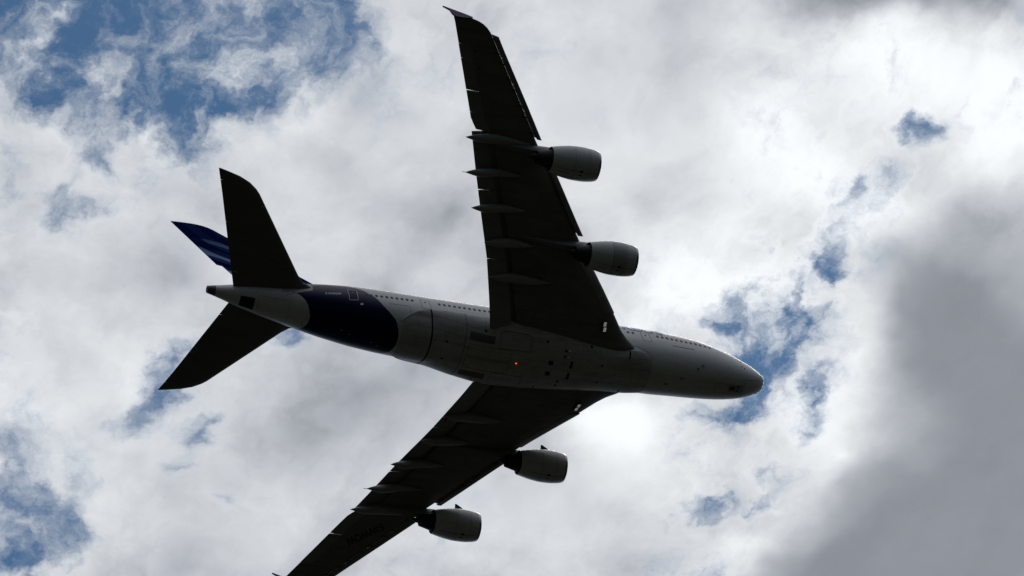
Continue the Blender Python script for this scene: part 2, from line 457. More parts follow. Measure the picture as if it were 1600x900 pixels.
def fuselage_material():
    m = material('fuselage_white_and_navy_paint', (0.5, 0.5, 0.49), 0.3, 0.5, dirt=0.3)
    g = NT(m.node_tree)
    b = m.node_tree.nodes['Principled BSDF']
    base = b.inputs['Base Color'].links[0].from_socket
    co = g.n('ShaderNodeTexCoord').outputs['Object']
    sp = g.n('ShaderNodeSeparateXYZ')
    g.put(sp.inputs[0], co)
    s = g.m('MULTIPLY', sp.outputs[0], -1.0)
    zn = g.ss(sp.outputs[2], -4.0, 5.0, typ='LINEAR')
    fz = lambda z: (z + 4.0) / 9.0
    front = [(-4, 47.5), (-3.43, 47.88), (-3.05, 48.19), (-2.6, 48.52), (-2.02, 49.18), (-1.14, 50.09), (0.32, 51.15), (0.87, 51.65), (1.66, 52.33), (2.28, 53.3), (3.0, 54.4), (5, 58)]
    rear = [(-4, 56.5), (-1.14, 58.5), (-1.03, 58.64), (-0.59, 59.02), (-0.12, 59.44), (0.27, 59.89), (0.6, 60.4), (2.0, 62.5), (3.0, 65.0), (5, 65.9)]
    sf = float_curve(g, zn, [(fz(z), (v - 46) / 20) for z, v in front])
    sr = float_curve(g, zn, [(fz(z), (v - 46) / 20) for z, v in rear])
    sn = g.ss(s, 46, 66, typ='LINEAR')
    k = g.m('MULTIPLY', g.ss(g.m('SUBTRACT', sn, sf), -0.001, 0.001), g.ss(g.m('SUBTRACT', sr, sn), -0.001, 0.001))
    # frames of the skin: faint rings and lap joints
    ring = g.m('ABSOLUTE', g.m('SUBTRACT', g.m('FRACT', g.m('MULTIPLY', s, 1 / 5.08)), 0.5))
    rk = g.ss(ring, 0.0, 0.004, 0.4, 0.0)
    base2 = g.mixc(rk, base, (0.2, 0.2, 0.2, 1))
    g.put(b.inputs['Base Color'], g.mixc(k, base2, (*NAVY, 1)))
    g.put(b.inputs['Specular IOR Level'], g.m('MULTIPLY_ADD', k, -0.28, 0.45))
    return m
M_FUS = fuselage_material()

def fin_material():
    """navy fin crossed by two families of pale blue arcs"""
    m = material('navy_fin_with_pale_arcs', (0.002, 0.004, 0.034), 0.6, 0.0)
    g = NT(m.node_tree)
    b = m.node_tree.nodes['Principled BSDF']
    co = g.n('ShaderNodeTexCoord').outputs['Object']
    sp = g.n('ShaderNodeSeparateXYZ')
    g.put(sp.inputs[0], co)
    s = g.m('MULTIPLY', sp.outputs[0], -1.0)
    z = sp.outputs[2]
    def dist(cs, cz):
        a = g.m('SUBTRACT', s, cs)
        c = g.m('SUBTRACT', z, cz)
        return g.m('SQRT', g.m('ADD', g.m('MULTIPLY', a, a), g.m('MULTIPLY', c, c)))
    def bands(dd, edges):
        acc = 0.0
        for lo, hi in edges:
            k = g.m('MULTIPLY', g.ss(dd, lo - 0.03, lo + 0.03), g.ss(dd, hi - 0.03, hi + 0.03, 1.0, 0.0))
            acc = g.m('ADD', acc, k)
        return acc
    A = bands(dist(61.0, 21.0), [(4.2, 5.4), (6.6, 8.0), (9.3, 10.6), (12.0, 13.2), (14.4, 15.4)])
    B = bands(dist(73.0, 1.0), [(4.0, 5.2), (6.4, 7.5), (8.6, 9.6), (10.8, 12.2), (13.4, 14.2)])
    lowk = g.ss(z, 15.2, 9.0, 0.25, 1.0)
    both = g.m('MULTIPLY', A, B)
    any_ = g.m('MAXIMUM', A, g.m('MULTIPLY', B, 0.55))
    c1 = g.mixc(g.m('MULTIPLY', any_, lowk), (0.004, 0.008, 0.05, 1), (0.02, 0.045, 0.15, 1))
    c2 = g.mixc(g.m('MULTIPLY', both, lowk), c1, (0.2, 0.3, 0.42, 1))
    g.put(b.inputs['Base Color'], c2)
    return m
M_FIN = fin_material()

# ------------------------------------------------------------------ mesh helpers (s = metres aft of the nose, y = to port, z = up)
def V(s, y, z):
    return (-s, y, z)

def build(name, verts, faces, mat, parent=None, smooth=True, edge=35, mats=None, fm=None, label=None):
    me = bpy.data.meshes.new(name)
    bm = bmesh.new()
    vs = [bm.verts.new(v) for v in verts]
    for i, f in enumerate(faces):
        try:
            fc = bm.faces.new([vs[k] for k in f])
            if fm:
                fc.material_index = fm[i]
        except ValueError:
            pass
    bmesh.ops.recalc_face_normals(bm, faces=bm.faces)
    for f in bm.faces:
        f.smooth = smooth
    if smooth:
        lim = R(edge)
        for e in bm.edges:
            if len(e.link_faces) == 2 and e.calc_face_angle(0) > lim:
                e.smooth = False
    bm.to_mesh(me)
    bm.free()
    for m_ in (mats or [mat]):
        me.materials.append(m_)
    ob = bpy.data.objects.new(name, me)
    COL.objects.link(ob)
    if parent:
        ob.parent = parent
    if label:
        ob['label'] = label
    return ob

def loft(rings, close=True, cap=True):
    n = len(rings[0])
    vs = [p for r in rings for p in r]
    fs = []
    for i in range(len(rings) - 1):
        for k in range(n if close else n - 1):
            k2 = (k + 1) % n
            fs.append((i * n + k, i * n + k2, (i + 1) * n + k2, (i + 1) * n + k))
    if cap:
        fs.append(tuple(range(n)))
        fs.append(tuple((len(rings) - 1) * n + k for k in range(n)))
    return vs, fs

def lerp_table(x, T, col):
    if x <= T[0][0]:
        a, b = T[0], T[1]
    elif x >= T[-1][0]:
        a, b = T[-2], T[-1]
    else:
        for a, b in zip(T[:-1], T[1:]):
            if a[0] <= x <= b[0]:
                break
    t = (x - a[0]) / (b[0] - a[0])
    return a[col] + (b[col] - a[col]) * t

class Pchip:
    def __init__(s, X, Y):
        n = len(X)
        h = [X[i + 1] - X[i] for i in range(n - 1)]
        d = [(Y[i + 1] - Y[i]) / h[i] for i in range(n - 1)]
        m = [0.0] * n
        for i in range(1, n - 1):
            if d[i - 1] * d[i] > 0:
                w1, w2 = 2 * h[i] + h[i - 1], h[i] + 2 * h[i - 1]
                m[i] = (w1 + w2) / (w1 / d[i - 1] + w2 / d[i])
        m[0], m[-1] = d[0], d[-1]
        s.X, s.Y, s.h, s.m = X, Y, h, m
    def __call__(s, x):
        i = 0
        while i < len(s.X) - 2 and x > s.X[i + 1]:
            i += 1
        t = (x - s.X[i]) / s.h[i]
        t = max(0.0, min(1.0, t))
        return ((2 * t**3 - 3 * t**2 + 1) * s.Y[i] + (t**3 - 2 * t**2 + t) * s.h[i] * s.m[i]
                + (-2 * t**3 + 3 * t**2) * s.Y[i + 1] + (t**3 - t**2) * s.h[i] * s.m[i + 1])

# ------------------------------------------------------------------ ground under the flight path
def make_ground():
    m = bpy.data.materials.new('dark_grass')
    m.use_nodes = True
    g = NT(m.node_tree)
    b = m.node_tree.nodes['Principled BSDF']
    co = g.n('ShaderNodeTexCoord').outputs['Object']
    nz = g.noise(co, 0.02, 8, 0.6).outputs['Fac']
    nf = g.noise(co, 3.0, 6, 0.6).outputs['Fac']
    c = g.mixc(g.ss(nz, 0.35, 0.65), (0.017, 0.019, 0.012, 1), (0.034, 0.031, 0.022, 1))
    c = g.mixc(g.ss(nf, 0.3, 0.7, 0, 0.5), c, (0.015, 0.017, 0.01, 1))
    g.put(b.inputs['Base Color'], c)
    b.inputs['Roughness'].default_value = 0.95
    b.inputs['Specular IOR Level'].default_value = 0.1
    rings = [0, 3, 10, 40, 150, 600, 2500, 10000, 40000]
    seg = 48
    vs = [(0, 0, 0)]
    for r in rings[1:]:
        for k in range(seg):
            a = 2 * math.pi * k / seg
            vs.append((r * math.cos(a), r * math.sin(a), 0))
    fs = [(0, 1 + k, 1 + (k + 1) % seg) for k in range(seg)]
    for i in range(len(rings) - 2):
        a0, a1 = 1 + i * seg, 1 + (i + 1) * seg
        for k in range(seg):
            fs.append((a0 + k, a1 + k, a1 + (k + 1) % seg, a0 + (k + 1) % seg))
    ob = build('grass_field', vs, fs, m, smooth=False)
    ob['kind'] = 'structure'
make_ground()

# ------------------------------------------------------------------ the airliner
PLANE = bpy.data.objects.new('airliner', None)
COL.objects.link(PLANE)
PLANE.location = NOSE
PLANE.empty_display_size = 5
PLANE['label'] = 'large double-deck four-engined jet airliner, white with navy tail, flying overhead seen from below'
PLANE['category'] = 'airliner'

# ---- fuselage
FST = [0, .25, .6, 1.2, 2, 3, 4.5, 6.5, 9, 12, 15, 20, 30, 44, 48, 52, 56, 60, 64, 67, 69.3, 70.55]
FT = Pchip(FST, [-1.27, -.77, -.33, .21, .8, 1.38, 2.17, 3.04, 3.85, 4.22, 4.33, 4.38, 4.4, 4.44, 4.52, 4.54, 4.38, 4.09, 3.71, 3.42, 3.2, 3.05])
FB = Pchip(FST, [-1.27, -1.98, -2.31, -2.68, -3.07, -3.42, -3.69, -3.87, -3.96, -4.02, -4.1, -4.12, -4.12, -3.85, -3.32, -2.68, -1.75, -.77, .28, 1.16, 1.88, 2.25])
FW = Pchip(FST, [0.01, .83, 1.15, 1.47, 1.81, 2.13, 2.54, 2.92, 3.23, 3.42, 3.57, 3.6, 3.6, 3.6, 3.58, 3.45, 3.12, 2.53, 1.85, 1.23, .68, .40])
EU, EL = 2.45, 2.15
def fus_params(s):
    zt, zb, w = FT(s), FB(s), FW(s)
    return zt, zb, w, zb + (zt - zb) * .46
def fus_ring(s, n=112):
    zt, zb, w, zm = fus_params(s)
    out = []
    for k in range(n):
        a = 2 * math.pi * (k + .5) / n
        c, sn = math.cos(a), math.sin(a)
        e = EU if sn > 0 else EL
        y = w * math.copysign(abs(c) ** (2 / e), c)
        h = (zt - zm) if sn > 0 else (zm - zb)
        z = zm + h * math.copysign(abs(sn) ** (2 / e), sn)
        out.append(V(s, y, z))
    return out
def fus_y(s, z):
    """half width of the fuselage at station s and height z"""
    zt, zb, w, zm = fus_params(s)
    e, h = (EU, zt - zm) if z > zm else (EL, zm - zb)
    t = min(1.0, abs(z - zm) / h)
    return w * (1 - t ** e) ** (1 / e)
def fus_z(s, y):
    """underside of the fuselage at station s and offset y"""
    zt, zb, w, zm = fus_params(s)
    t = min(1.0, abs(y) / w)
    return zm - (zm - zb) * (1 - t ** EL) ** (1 / EL)
ss_ = [0.0, .02, .06, .12, .2, .3, .45, .6, .8, 1.0, 1.25, 1.5, 1.8, 2.1, 2.5, 3] + [3.5 + .5 * i for i in range(35)] + [21 + 1.0 * i for i in range(23)] + [44 + .5 * i for i in range(51)]
ss_ = [s for s in ss_ if s <= 69.3]
vs, fs = loft([fus_ring(s) for s in ss_ + [69.55]], cap=False)
FUS = build('fuselage', vs, fs, M_FUS, PLANE)

# tail cone end with the exhaust of the auxiliary power unit
def apu():
    rings = [fus_ring(s, 48) for s in (69.551, 69.8, 70.15, 70.5)]
    def shrink(ring, k, s):
        cy = sum(p[1] for p in ring) / len(ring)
        cz = sum(p[2] for p in ring) / len(ring)
        return [(-s, cy + (p[1] - cy) * k, cz + (p[2] - cz) * k) for p in ring]
    rings.append(shrink(rings[-1], .8, 70.5))
    rings.append(shrink(rings[-2], .75, 69.8))
    v, f = loft(rings)
    build('exhaust_cone', v, f, M_APU, PLANE)
    n = 48
    build('exhaust_hole', [v[5 * n + k] for k in range(n)], [tuple(range(n))], M_DARK, PLANE, smooth=False)
apu()

# ---- belly fairing
BST = [15.6, 16.2, 17.2, 18.5, 20.5, 25, 30, 36, 40, 43.5, 45.5, 47, 48.2]
BW = Pchip(BST, [1.6, 2.6, 3.0, 3.2, 3.3, 3.6, 4.05, 4.35, 4.15, 3.82, 3.62, 3.1, 2.2])
BB = Pchip(BST, [-3.75, -4.02, -4.08, -4.18, -4.45, -4.75, -4.82, -4.85, -4.5, -3.85, -3.5, -3.2, -3.0])
BT = Pchip(BST, [-2.9, -2.1, -1.6, -1.4, -1.2, -1.1, -1.1, -1.1, -.9, -.6, -.9, -1.6, -2.4])
BE = Pchip(BST, [2.0, 2.0, 2.0, 2.0, 2.0, 2.2, 2.35, 2.55, 2.1, 1.7, 1.5, 1.4, 1.6])
BZ = Pchip(BST, [.62, .62, .62, .62, .62, .62, .62, .66, .72, .78, .78, .72, .62])
def fus_level(s, y, z, d):
    zt, zb, w, zm = fus_params(s)
    w, zb = w + d, zb - d
    if z > zm:
        return abs(y / w) ** EU + abs((z - zm) / (zt - zm)) ** EU
    return abs(y / w) ** EL + abs((z - zm) / (zm - zb)) ** EL
def belly_ring(s, n=96):
    w, zb, zt = BW(s), BB(s), BT(s)
    zm = zb + (zt - zb) * BZ(s)
    d = .13 * min(1, max(0, (s - 15.7) / 1.2), max(0, (48.1 - s) / 1.4)) - .03
    out = []
    for k in range(n):
        a = 2 * math.pi * (k + .5) / n
        c, sn = math.cos(a), math.sin(a)
        e = 2.0 if sn > 0 else BE(s)
        y = w * math.copysign(abs(c) ** (2 / e), c)
        h = (zt - zm) if sn > 0 else (zm - zb)
        z = zm + h * math.copysign(abs(sn) ** (2 / e), sn)
        if sn < .35:                       # keep the shell just outside the pressure hull
            lo, hi = 1.0, 2.5
            if fus_level(s, y, z, d) < 1:
                for _ in range(24):
                    m_ = (lo + hi) / 2
                    if fus_level(s, y * m_, -1.2 + (z + 1.2) * m_, d) < 1:
                        lo = m_
                    else:
                        hi = m_
                y, z = y * hi, -1.2 + (z + 1.2) * hi
        out.append(V(s, y, z))
    return out
def belly_z(s, y):
    pts = sorted((p[1], p[2]) for p in belly_ring(s) if p[2] < -2.2)
    if not pts or not pts[0][0] < y < pts[-1][0]:
        return 9
    for (y0, z0), (y1, z1) in zip(pts[:-1], pts[1:]):
        if y0 <= y <= y1:
            return z0 + (z1 - z0) * (y - y0) / max(1e-6, y1 - y0)
    return 9
bs = [15.6 + (48.2 - 15.6) * i / 90 for i in range(91)]
vs, fs = loft([belly_ring(s) for s in bs])
BELLY = build('belly_fairing', vs, fs, M_BELLY, PLANE)

def under(s, y, off=0.012):
    """a point just below the skin of belly or fuselage"""
    z = fus_z(s, y) if abs(y) < FW(s) else 9
    if 15.7 < s < 48.1 and abs(y) < 4.3:
        z = min(z, belly_z(s, y))
    return V(s, y, z - off)
def side(s, z, sg, off=0.012):
    return V(s, sg * (fus_y(s, z) + off), z)

def patch(name, quad, mat, parent, fn, n=6, label=None):
    """flush panel: quad of four (a, b) corners laid on a surface function"""
    vs, fs = [], []
    for i in range(n + 1):
        for j in range(n + 1):
            u, v = i / n, j / n
            a = [(1 - u) * ((1 - v) * quad[0][k] + v * quad[3][k]) + u * ((1 - v) * quad[1][k] + v * quad[2][k]) for k in (0, 1)]
            vs.append(fn(*a))
    for i in range(n):
        for j in range(n):
            fs.append((i * (n + 1) + j, (i + 1) * (n + 1) + j, (i + 1) * (n + 1) + j + 1, i * (n + 1) + j + 1))
    return build(name, vs, fs, mat, parent, label=label)

def outline(name, pts, w, mat, parent, fn, closed=True, step=.25, label=None):
    """flush line of width w along a path on a surface function"""
    if closed:
        pts = pts + [pts[0]]
    P = []
    for a, b in zip(pts[:-1], pts[1:]):
        L = math.hypot(b[0] - a[0], b[1] - a[1])
        k = max(1, int(L / step))
        for i in range(k):
            P.append((a[0] + (b[0] - a[0]) * i / k, a[1] + (b[1] - a[1]) * i / k))
    P.append(pts[-1])
    vs, fs = [], []
    for i, p in enumerate(P):
        a, b = P[max(0, i - 1)], P[min(len(P) - 1, i + 1)]
        if closed and i in (0, len(P) - 1):
            a, b = P[-2], P[1]
        dx, dy = b[0] - a[0], b[1] - a[1]
        L = math.hypot(dx, dy) or 1
        nx, ny = -dy / L * w / 2, dx / L * w / 2
        vs += [fn(p[0] + nx, p[1] + ny), fn(p[0] - nx, p[1] - ny)]
    for i in range(len(P) - 1):
        fs.append((2 * i, 2 * i + 1, 2 * i + 3, 2 * i + 2))
    return build(name, vs, fs, mat, parent, label=label)

def lettering(name, text, size, fn, mat, parent, bold=0.0, label=None, squeeze=1.0):
    """text laid on a surface: fn(x, y) gives the point for a letter coordinate"""
    cu = bpy.data.curves.new('letters', 'FONT')
    cu.body = text
    cu.size = size
    cu.offset = bold * size
    to = bpy.data.objects.new('letters', cu)
    COL.objects.link(to)
    bpy.context.view_layer.update()
    dg = bpy.context.evaluated_depsgraph_get()
    me = bpy.data.meshes.new_from_object(to.evaluated_get(dg))
    bm = bmesh.new()
    bm.from_mesh(me)
    bmesh.ops.triangulate(bm, faces=bm.faces)
    for _ in range(2):
        long_e = [e for e in bm.edges if e.calc_length() > size * .22]
        if not long_e:
            break
        bmesh.ops.subdivide_edges(bm, edges=long_e, cuts=1)
    vs = [fn(v.co.x * squeeze, v.co.y) for v in bm.verts]
    bm.verts.ensure_lookup_table()
    fs = [[v.index for v in f.verts] for f in bm.faces]
    bm.free()
    bpy.data.objects.remove(to)
    bpy.data.meshes.remove(me)
    return build(name, vs, fs, mat, parent, smooth=False, label=label)

# cabin windows of the main deck (starboard, the side that shows)
def window(s, z):
    vs = [side(s, z, -1, .014)]
    for k in range(14):
        a = 2 * math.pi * k / 14
        vs.append(side(s + .185 * math.cos(a), z + .27 * math.sin(a), -1, .014))
    fs = [(0, 1 + k, 1 + (k + 1) % 14) for k in range(14)]
    build('cabin_window', vs, fs, M_GLASS, FUS)
s = 7.70
win = []
while s < 15.0:
    win.append(s); s += .642
win += [18.01, 18.64]
s = 21.9
while s < 43.3:
    win.append(s); s += .637
s = 46.35
while s < 52.3:
    win.append(s); s += .635
for s in win:
    window(s, .42 if s < 30 else .42 + .1 * min(1, (s - 30) / 14))

def door(s0, s1, z0, z1, mat):
    w = .055
    q = [(s0, z0), (s1, z0), (s1, z1), (s0, z1)]
    d = patch('cabin_door', [(s0 + .04, z0 + .04), (s1 - .04, z0 + .04), (s1 - .04, z1 - .04), (s0 + .04, z1 - .04)],
              M_NAVY if mat is M_OUTW else M_FUSPATCH, FUS, lambda a, b: side(a, b, -1, .008))
    outline('door_frame', q, w if mat is not M_OUTW else .07, mat, d, lambda a, b: side(a, b, -1, .016))
    wd = [side((s0 + s1) / 2 + .12 * math.cos(k * .6283), z1 - .62 + .17 * math.sin(k * .6283), -1, .02) for k in range(10)]
    build('door_window', wd, [tuple(range(10))], M_GLASS if mat is not M_OUTW else M_OUTL, d, smooth=False)
M_FUSPATCH = material('door_white_paint', (0.5, 0.5, 0.49), 0.3, 0.5, dirt=0.25)
door(15.85, 16.95, -1.0, .85, M_OUTL)
door(44.2, 45.3, -.9, 1.1, M_OUTL)
door(53.15, 54.2, -.5, 1.4, M_OUTW)
# shadowless skin grooves below the windows, cargo door, small vents and probes
outline('cargo_door_edge', [(13.1, -1.06), (10.15, -1.04)], .09, M_SEAM, FUS, lambda a, b: side(a, b, -1), closed=False)
outline('cargo_door_edge', [(49.43, -.72), (46.83, -.80), (46.83, -2.0)], .04, M_OUTL, FUS, lambda a, b: side(a, b, -1), closed=False)
for s, z, r, m in ((7.85, -.45, .09, M_WHITE), (3.55, -.62, .1, M_DARK), (52.75, -1.0, .13, M_WHITE)):
    p = [side(s + 1.6 * r * math.cos(k * .7854), z + r * math.sin(k * .7854), -1, .015) for k in range(8)]
    build('skin_marking', p, [tuple(range(8))], m, FUS, smooth=False)
lettering('maker_lettering', 'AIRBUS', 2.75, lambda x, y: side(21.35 - x, 1.12 + y * .98, -1, .012), M_BLUETX, FUS, bold=.03, label='blue maker lettering on the forward fuselage side', squeeze=.86)
lettering('registration', 'F-WWOW', .5, lambda x, y: side(57.0 - x, .26 + y, -1, .012), M_WHITE, FUS, bold=.012, squeeze=.8, label='small white registration F-WWOW on navy paint')

# nose underside
outline('nose_gear_door', [(7.2, -.62), (3.45, -.62), (3.45, .62), (7.2, .62)], .035, M_OUTL, FUS, under)
outline('radome_seam', [(1.25, -1.0), (3.35, -1.3), (3.3, -.7), (3.2, .5), (3.3, 1.2)], .035, M_OUTL, FUS, under, closed=False)
NP = patch('nose_placard', [(5.45, -.62), (3.5, -.62), (3.45, .4), (5.4, .4)], M_NACBAND, FUS, under)
patch('red_panel', [(5.28, -.38), (4.52, -.40), (4.52, .15), (5.28, .10)], M_RED, NP, lambda a, b: under(a, b, .02))
lettering('placard_number', '80', .42, lambda x, y: under(4.32 - x, -.2 - y, .02), M_BLACKTX, NP, bold=.02)
lettering('placard_number', '80', .42, lambda x, y: under(4.32 - x, .33 - y, .02), M_BLACKTX, NP, bold=.02)
def blade(name, s, y, h, c, parent, mat, t=.04):
    p0 = under(s, y, -.05)
    vs = []
    for dz_, k in ((0, 1), (h, .55)):
        for ds, dy in ((-c / 2 * k, 0), (0, t * k), (c / 2 * k, 0), (0, -t * k)):
            vs.append((p0[0] - ds - dz_ * .3, p0[1] + dy, p0[2] - dz_))
    fs = [(0, 1, 2, 3), (4, 5, 6, 7)] + [(k, (k + 1) % 4, 4 + (k + 1) % 4, 4 + k) for k in range(4)]
    build(name, vs, fs, mat, parent, smooth=False)
for s, y in ((9.2, -2.4), (9.85, -2.07), (11.8, -.7), (13.6, .3)):
    blade('blade_antenna', s, y, .3, .42, FUS, M_SEAM)
blade('pitot_probe', .98, .78, .28, .14, FUS, M_SEAM, .03)
blade('pitot_probe', 3.3, -2.15, .3, .16, FUS, M_SEAM, .03)
blade('pitot_probe', 3.75, -2.3, .3, .16, FUS, M_SEAM, .03)

# belly details
def ring_line(name, s, w, tilt, parent, mat):
    rings = []
    for ds in (-w / 2, w / 2):
        r = []
        for p in belly_ring(s):
            sx = s + ds + tilt * (p[2] + 2.5)
            q = belly_ring(sx)[len(r)]
            cy, cz = 0, -2.6
            k = 1.004
            r.append((q[0], cy + (q[1] - cy) * k, cz + (q[2] - cz) * k))
        rings.append(r)
    v, f = loft(rings, cap=False)
    build(name, v, f, mat, parent)
ring_line('belly_seam', 44.25, .2, .12, BELLY, M_DARK)
ring_line('belly_seam', 40.3, .05, .12, BELLY, M_SEAM)
for sg in (-1, 1):
    outline('gear_door', [(36.0, sg * 3.55), (35.9, sg * 1.7), (32.0, sg * 1.75), (31.9, sg * 3.3), (32.6, sg * 3.65), (35.2, sg * 3.75)], .05, M_SEAM, BELLY, under)
    outline('gear_door', [(39.6, sg * .12), (39.6, sg * 1.6), (34.2, sg * 1.6), (34.2, sg * .12)], .035, M_SEAM, BELLY, under)
    patch('outflow_grille', [(39.7, sg * 2.1), (36.6, sg * 2.1), (36.6, sg * 3.0), (39.7, sg * 3.0)], M_GRILLE, BELLY, under)
    patch('air_vent', [(29.35, sg * .75 - .28), (28.75, sg * .75 - .28), (28.75, sg * .75 + .28), (29.35, sg * .75 + .28)], M_DARK, BELLY, under)
    patch('air_vent', [(26.6, sg * .8 - .5), (26.25, sg * .8 - .5), (26.25, sg * .8 + .45), (26.6, sg * .8 + .45)], M_SEAM, BELLY, under)
    for yy in (1.75, 2.45):
        patch('air_scoop', [(27.6, sg * yy - .14), (27.3, sg * yy - .14), (27.3, sg * yy + .14), (27.6, sg * yy + .14)], M_DARK, BELLY, under)
        blade('scoop_lip', 27.0, sg * yy, .09, .5, BELLY, M_WHITE, .12)
    for s, y in ((30.0, 3.2), (24.2, 3.1), (22.5, 1.2), (42.2, 1.2), (37.9, 3.4)):
        patch('drain_port', [(s + .14, sg * y - .12), (s - .14, sg * y - .12), (s - .14, sg * y + .12), (s + .14, sg * y + .12)], M_DARK, BELLY, under)
    patch('ram_air_inlet', [(19.15, sg * 2.2), (18.95, sg * 2.2), (18.95, sg * 3.0), (19.15, sg * 3.0)], M_DARK, BELLY, under)
    outline('inlet_lip', [(19.8, sg * 3.05), (17.9, sg * 3.05)], .05, M_WHITE, BELLY, under, closed=False)
def beacon():
    vs, fs = [], []
    p = under(33.3, -.05, 0)
    n, mrs = 12, 5
    for i in range(mrs):
        a = math.pi / 2 * i / (mrs - 1)
        for k in range(n):
            t = 2 * math.pi * k / n
            vs.append((p[0] + .11 * math.cos(a) * math.cos(t), p[1] + .09 * math.cos(a) * math.sin(t), p[2] - .11 * math.sin(a)))
    for i in range(mrs - 1):
        for k in range(n):
            fs.append((i * n + k, i * n + (k + 1) % n, (i + 1) * n + (k + 1) % n, (i + 1) * n + k))
    build('beacon_light', vs, fs, M_BEACON, BELLY, label='lit red anti-collision light')
beacon()
for s, y in ((48.9, .7), (48.6, 1.2), (49.2, 1.9), (50.4, -.6)):
    patch('drain_port', [(s + .2, y - .06), (s - .2, y - .06), (s - .2, y + .06), (s + .2, y + .06)], M_DARK, FUS, under)
for s, y in ((54.6, .3), (53.6, .6), (50.9, 1.0), (50.1, 1.35)):
    patch('skin_placard', [(s + .1, y - .05), (s - .1, y - .05), (s - .1, y + .05), (s + .1, y + .05)], M_OUTW, FUS, under)
patch('intake_door', [(66.7, -.62), (65.05, -.82), (65.0, .86), (66.7, .72)], M_DARK, FUS, under)
outline('access_door', [(64.6, -1.2), (61.0, -1.5), (61.0, 1.5), (64.6, 1.1)], .03, M_OUTL, FUS, under)
outline('tail_bumper_seam', [(59.3, .5), (59.0, 1.25), (59.6, 1.5)], .04, M_SEAM, FUS, under, closed=False)

# ------------------------------------------------------------------ wings
# leading edge (y, s, z) and trailing edge of the clean wing, from root to tip
WLE = [(2.2, 17.6, -2.55), (3.3, 18.5, -2.45), (4.2, 19.75, -2.32), (5.2, 20.75, -2.2), (7.2, 22.28, -1.85), (10, 24.5, -1.2), (12.6, 26.65, -.72), (17, 30.1, -.05),
       (22, 33.82, .58), (27, 37.6, 1.2), (31, 40.5, 1.8), (37, 44.95, 2.65), (38.55, 46.05, 2.85), (39.05, 46.6, 2.92), (39.4, 47.15, 2.97), (39.65, 47.8, 3.02), (39.82, 48.6, 3.06), (39.9, 49.8, 3.1)]
WTE = [(2.2, 36.6, -2.7), (4, 36.7, -2.6), (8, 37.8, -1.75), (12, 39.0, -1.1), (16, 40.45, -.45), (20, 42.0, .2), (24, 43.5, .8), (26.6, 44.6, 1.2), (28, 45.72, 1.5), (30, 46.57, 1.88),
       (33, 47.87, 2.32), (36, 49.18, 2.76), (39, 50.48, 3.22), (39.9, 50.95, 3.3)]
FTE = [(3.6, 37.5, -4.05), (6, 38.08, -3.42), (8, 38.66, -2.9), (10, 39.26, -2.42), (12, 39.86, -1.9), (14, 40.64, -1.55), (16, 41.41, -1.08), (18, 42.18, -.66), (20, 42.94, -.28), (22, 43.71, .02), (24, 44.43, .4), (26.6, 45.35, .98)]
def tc(y):
    return lerp_table(y, [(2.2, .135), (8, .12), (14, .105), (27, .095), (39.9, .085)], 1)
def thick(x):
    x = max(0.0, min(1.0, x))
    return 5 * (.2969 * math.sqrt(x) - .126 * x - .3516 * x * x + .2843 * x**3 - .1036 * x**4)
def wing_at(y, s):
    """(upper z, lower z) of the clean wing"""
    a, b = lerp_table(y, WLE, 1), lerp_table(y, WTE, 1)
    za, zb = lerp_table(y, WLE, 2), lerp_table(y, WTE, 2)
    c = b - a
    x = max(0.0, min(1.0, (s - a) / c))
    zc = za + (zb - za) * x + .012 * c * math.sin(math.pi * x)
    t = thick(x) * tc(y) * c
    return zc + t * 1.0, zc - t * .92
def wing_section(y, s_cut, s_up):
    """closed section: upper skin to s_up, cove roof forward to s_cut, lower skin back to the nose"""
    a = lerp_table(y, WLE, 1)
    pts = []
    n = 16
    for i in range(n + 1):
        s = a + (s_up - a) * (1 - math.cos(math.pi / 2 * i / n))
        pts.append((s, wing_at(y, s)[0]))
    up = wing_at(y, s_up)
    gap = min(.05, (up[0] - up[1]) * .3 + .004)
    pts.append((s_up, up[0] - gap))
    u2 = wing_at(y, s_cut + .03)
    th = u2[0] - u2[1]
    pts.append((s_cut + .03, u2[0] - min(.14, th * .35)))
    for i in range(n):
        s = s_cut + (a - s_cut) * math.sin(math.pi / 2 * i / n)
        pts.append((s, wing_at(y, s)[1]))
    return pts
def cut_for(y):
    te = lerp_table(y, WTE, 1)
    if y < 3.4 or y > 36.6:
        return te - .06, te - .02
    if y <= 26.8:
        f = lerp_table(y, FTE, 1)
        k = (y - 3.4) / 23.4
        return f - (3.65 - .95 * k), f - (1.85 - .5 * k)
    return te - 1.75 + .3 * (y - 27) / 9, te - 1.7 + .3 * (y - 27) / 9
YS = [2.2, 3.3, 3.42, 4.2, 5.2, 6.2, 7.2, 8.6, 10, 11.3, 12.6, 14, 15.5, 17, 19, 22, 24.5, 26.78, 26.82, 29, 31, 34, 36.58, 36.62, 37, 38, 38.55, 39.05, 39.4, 39.65, 39.82, 39.9]
def sided(pts, y, sg):
    return [V(s, sg * y, z) for s, z in pts]

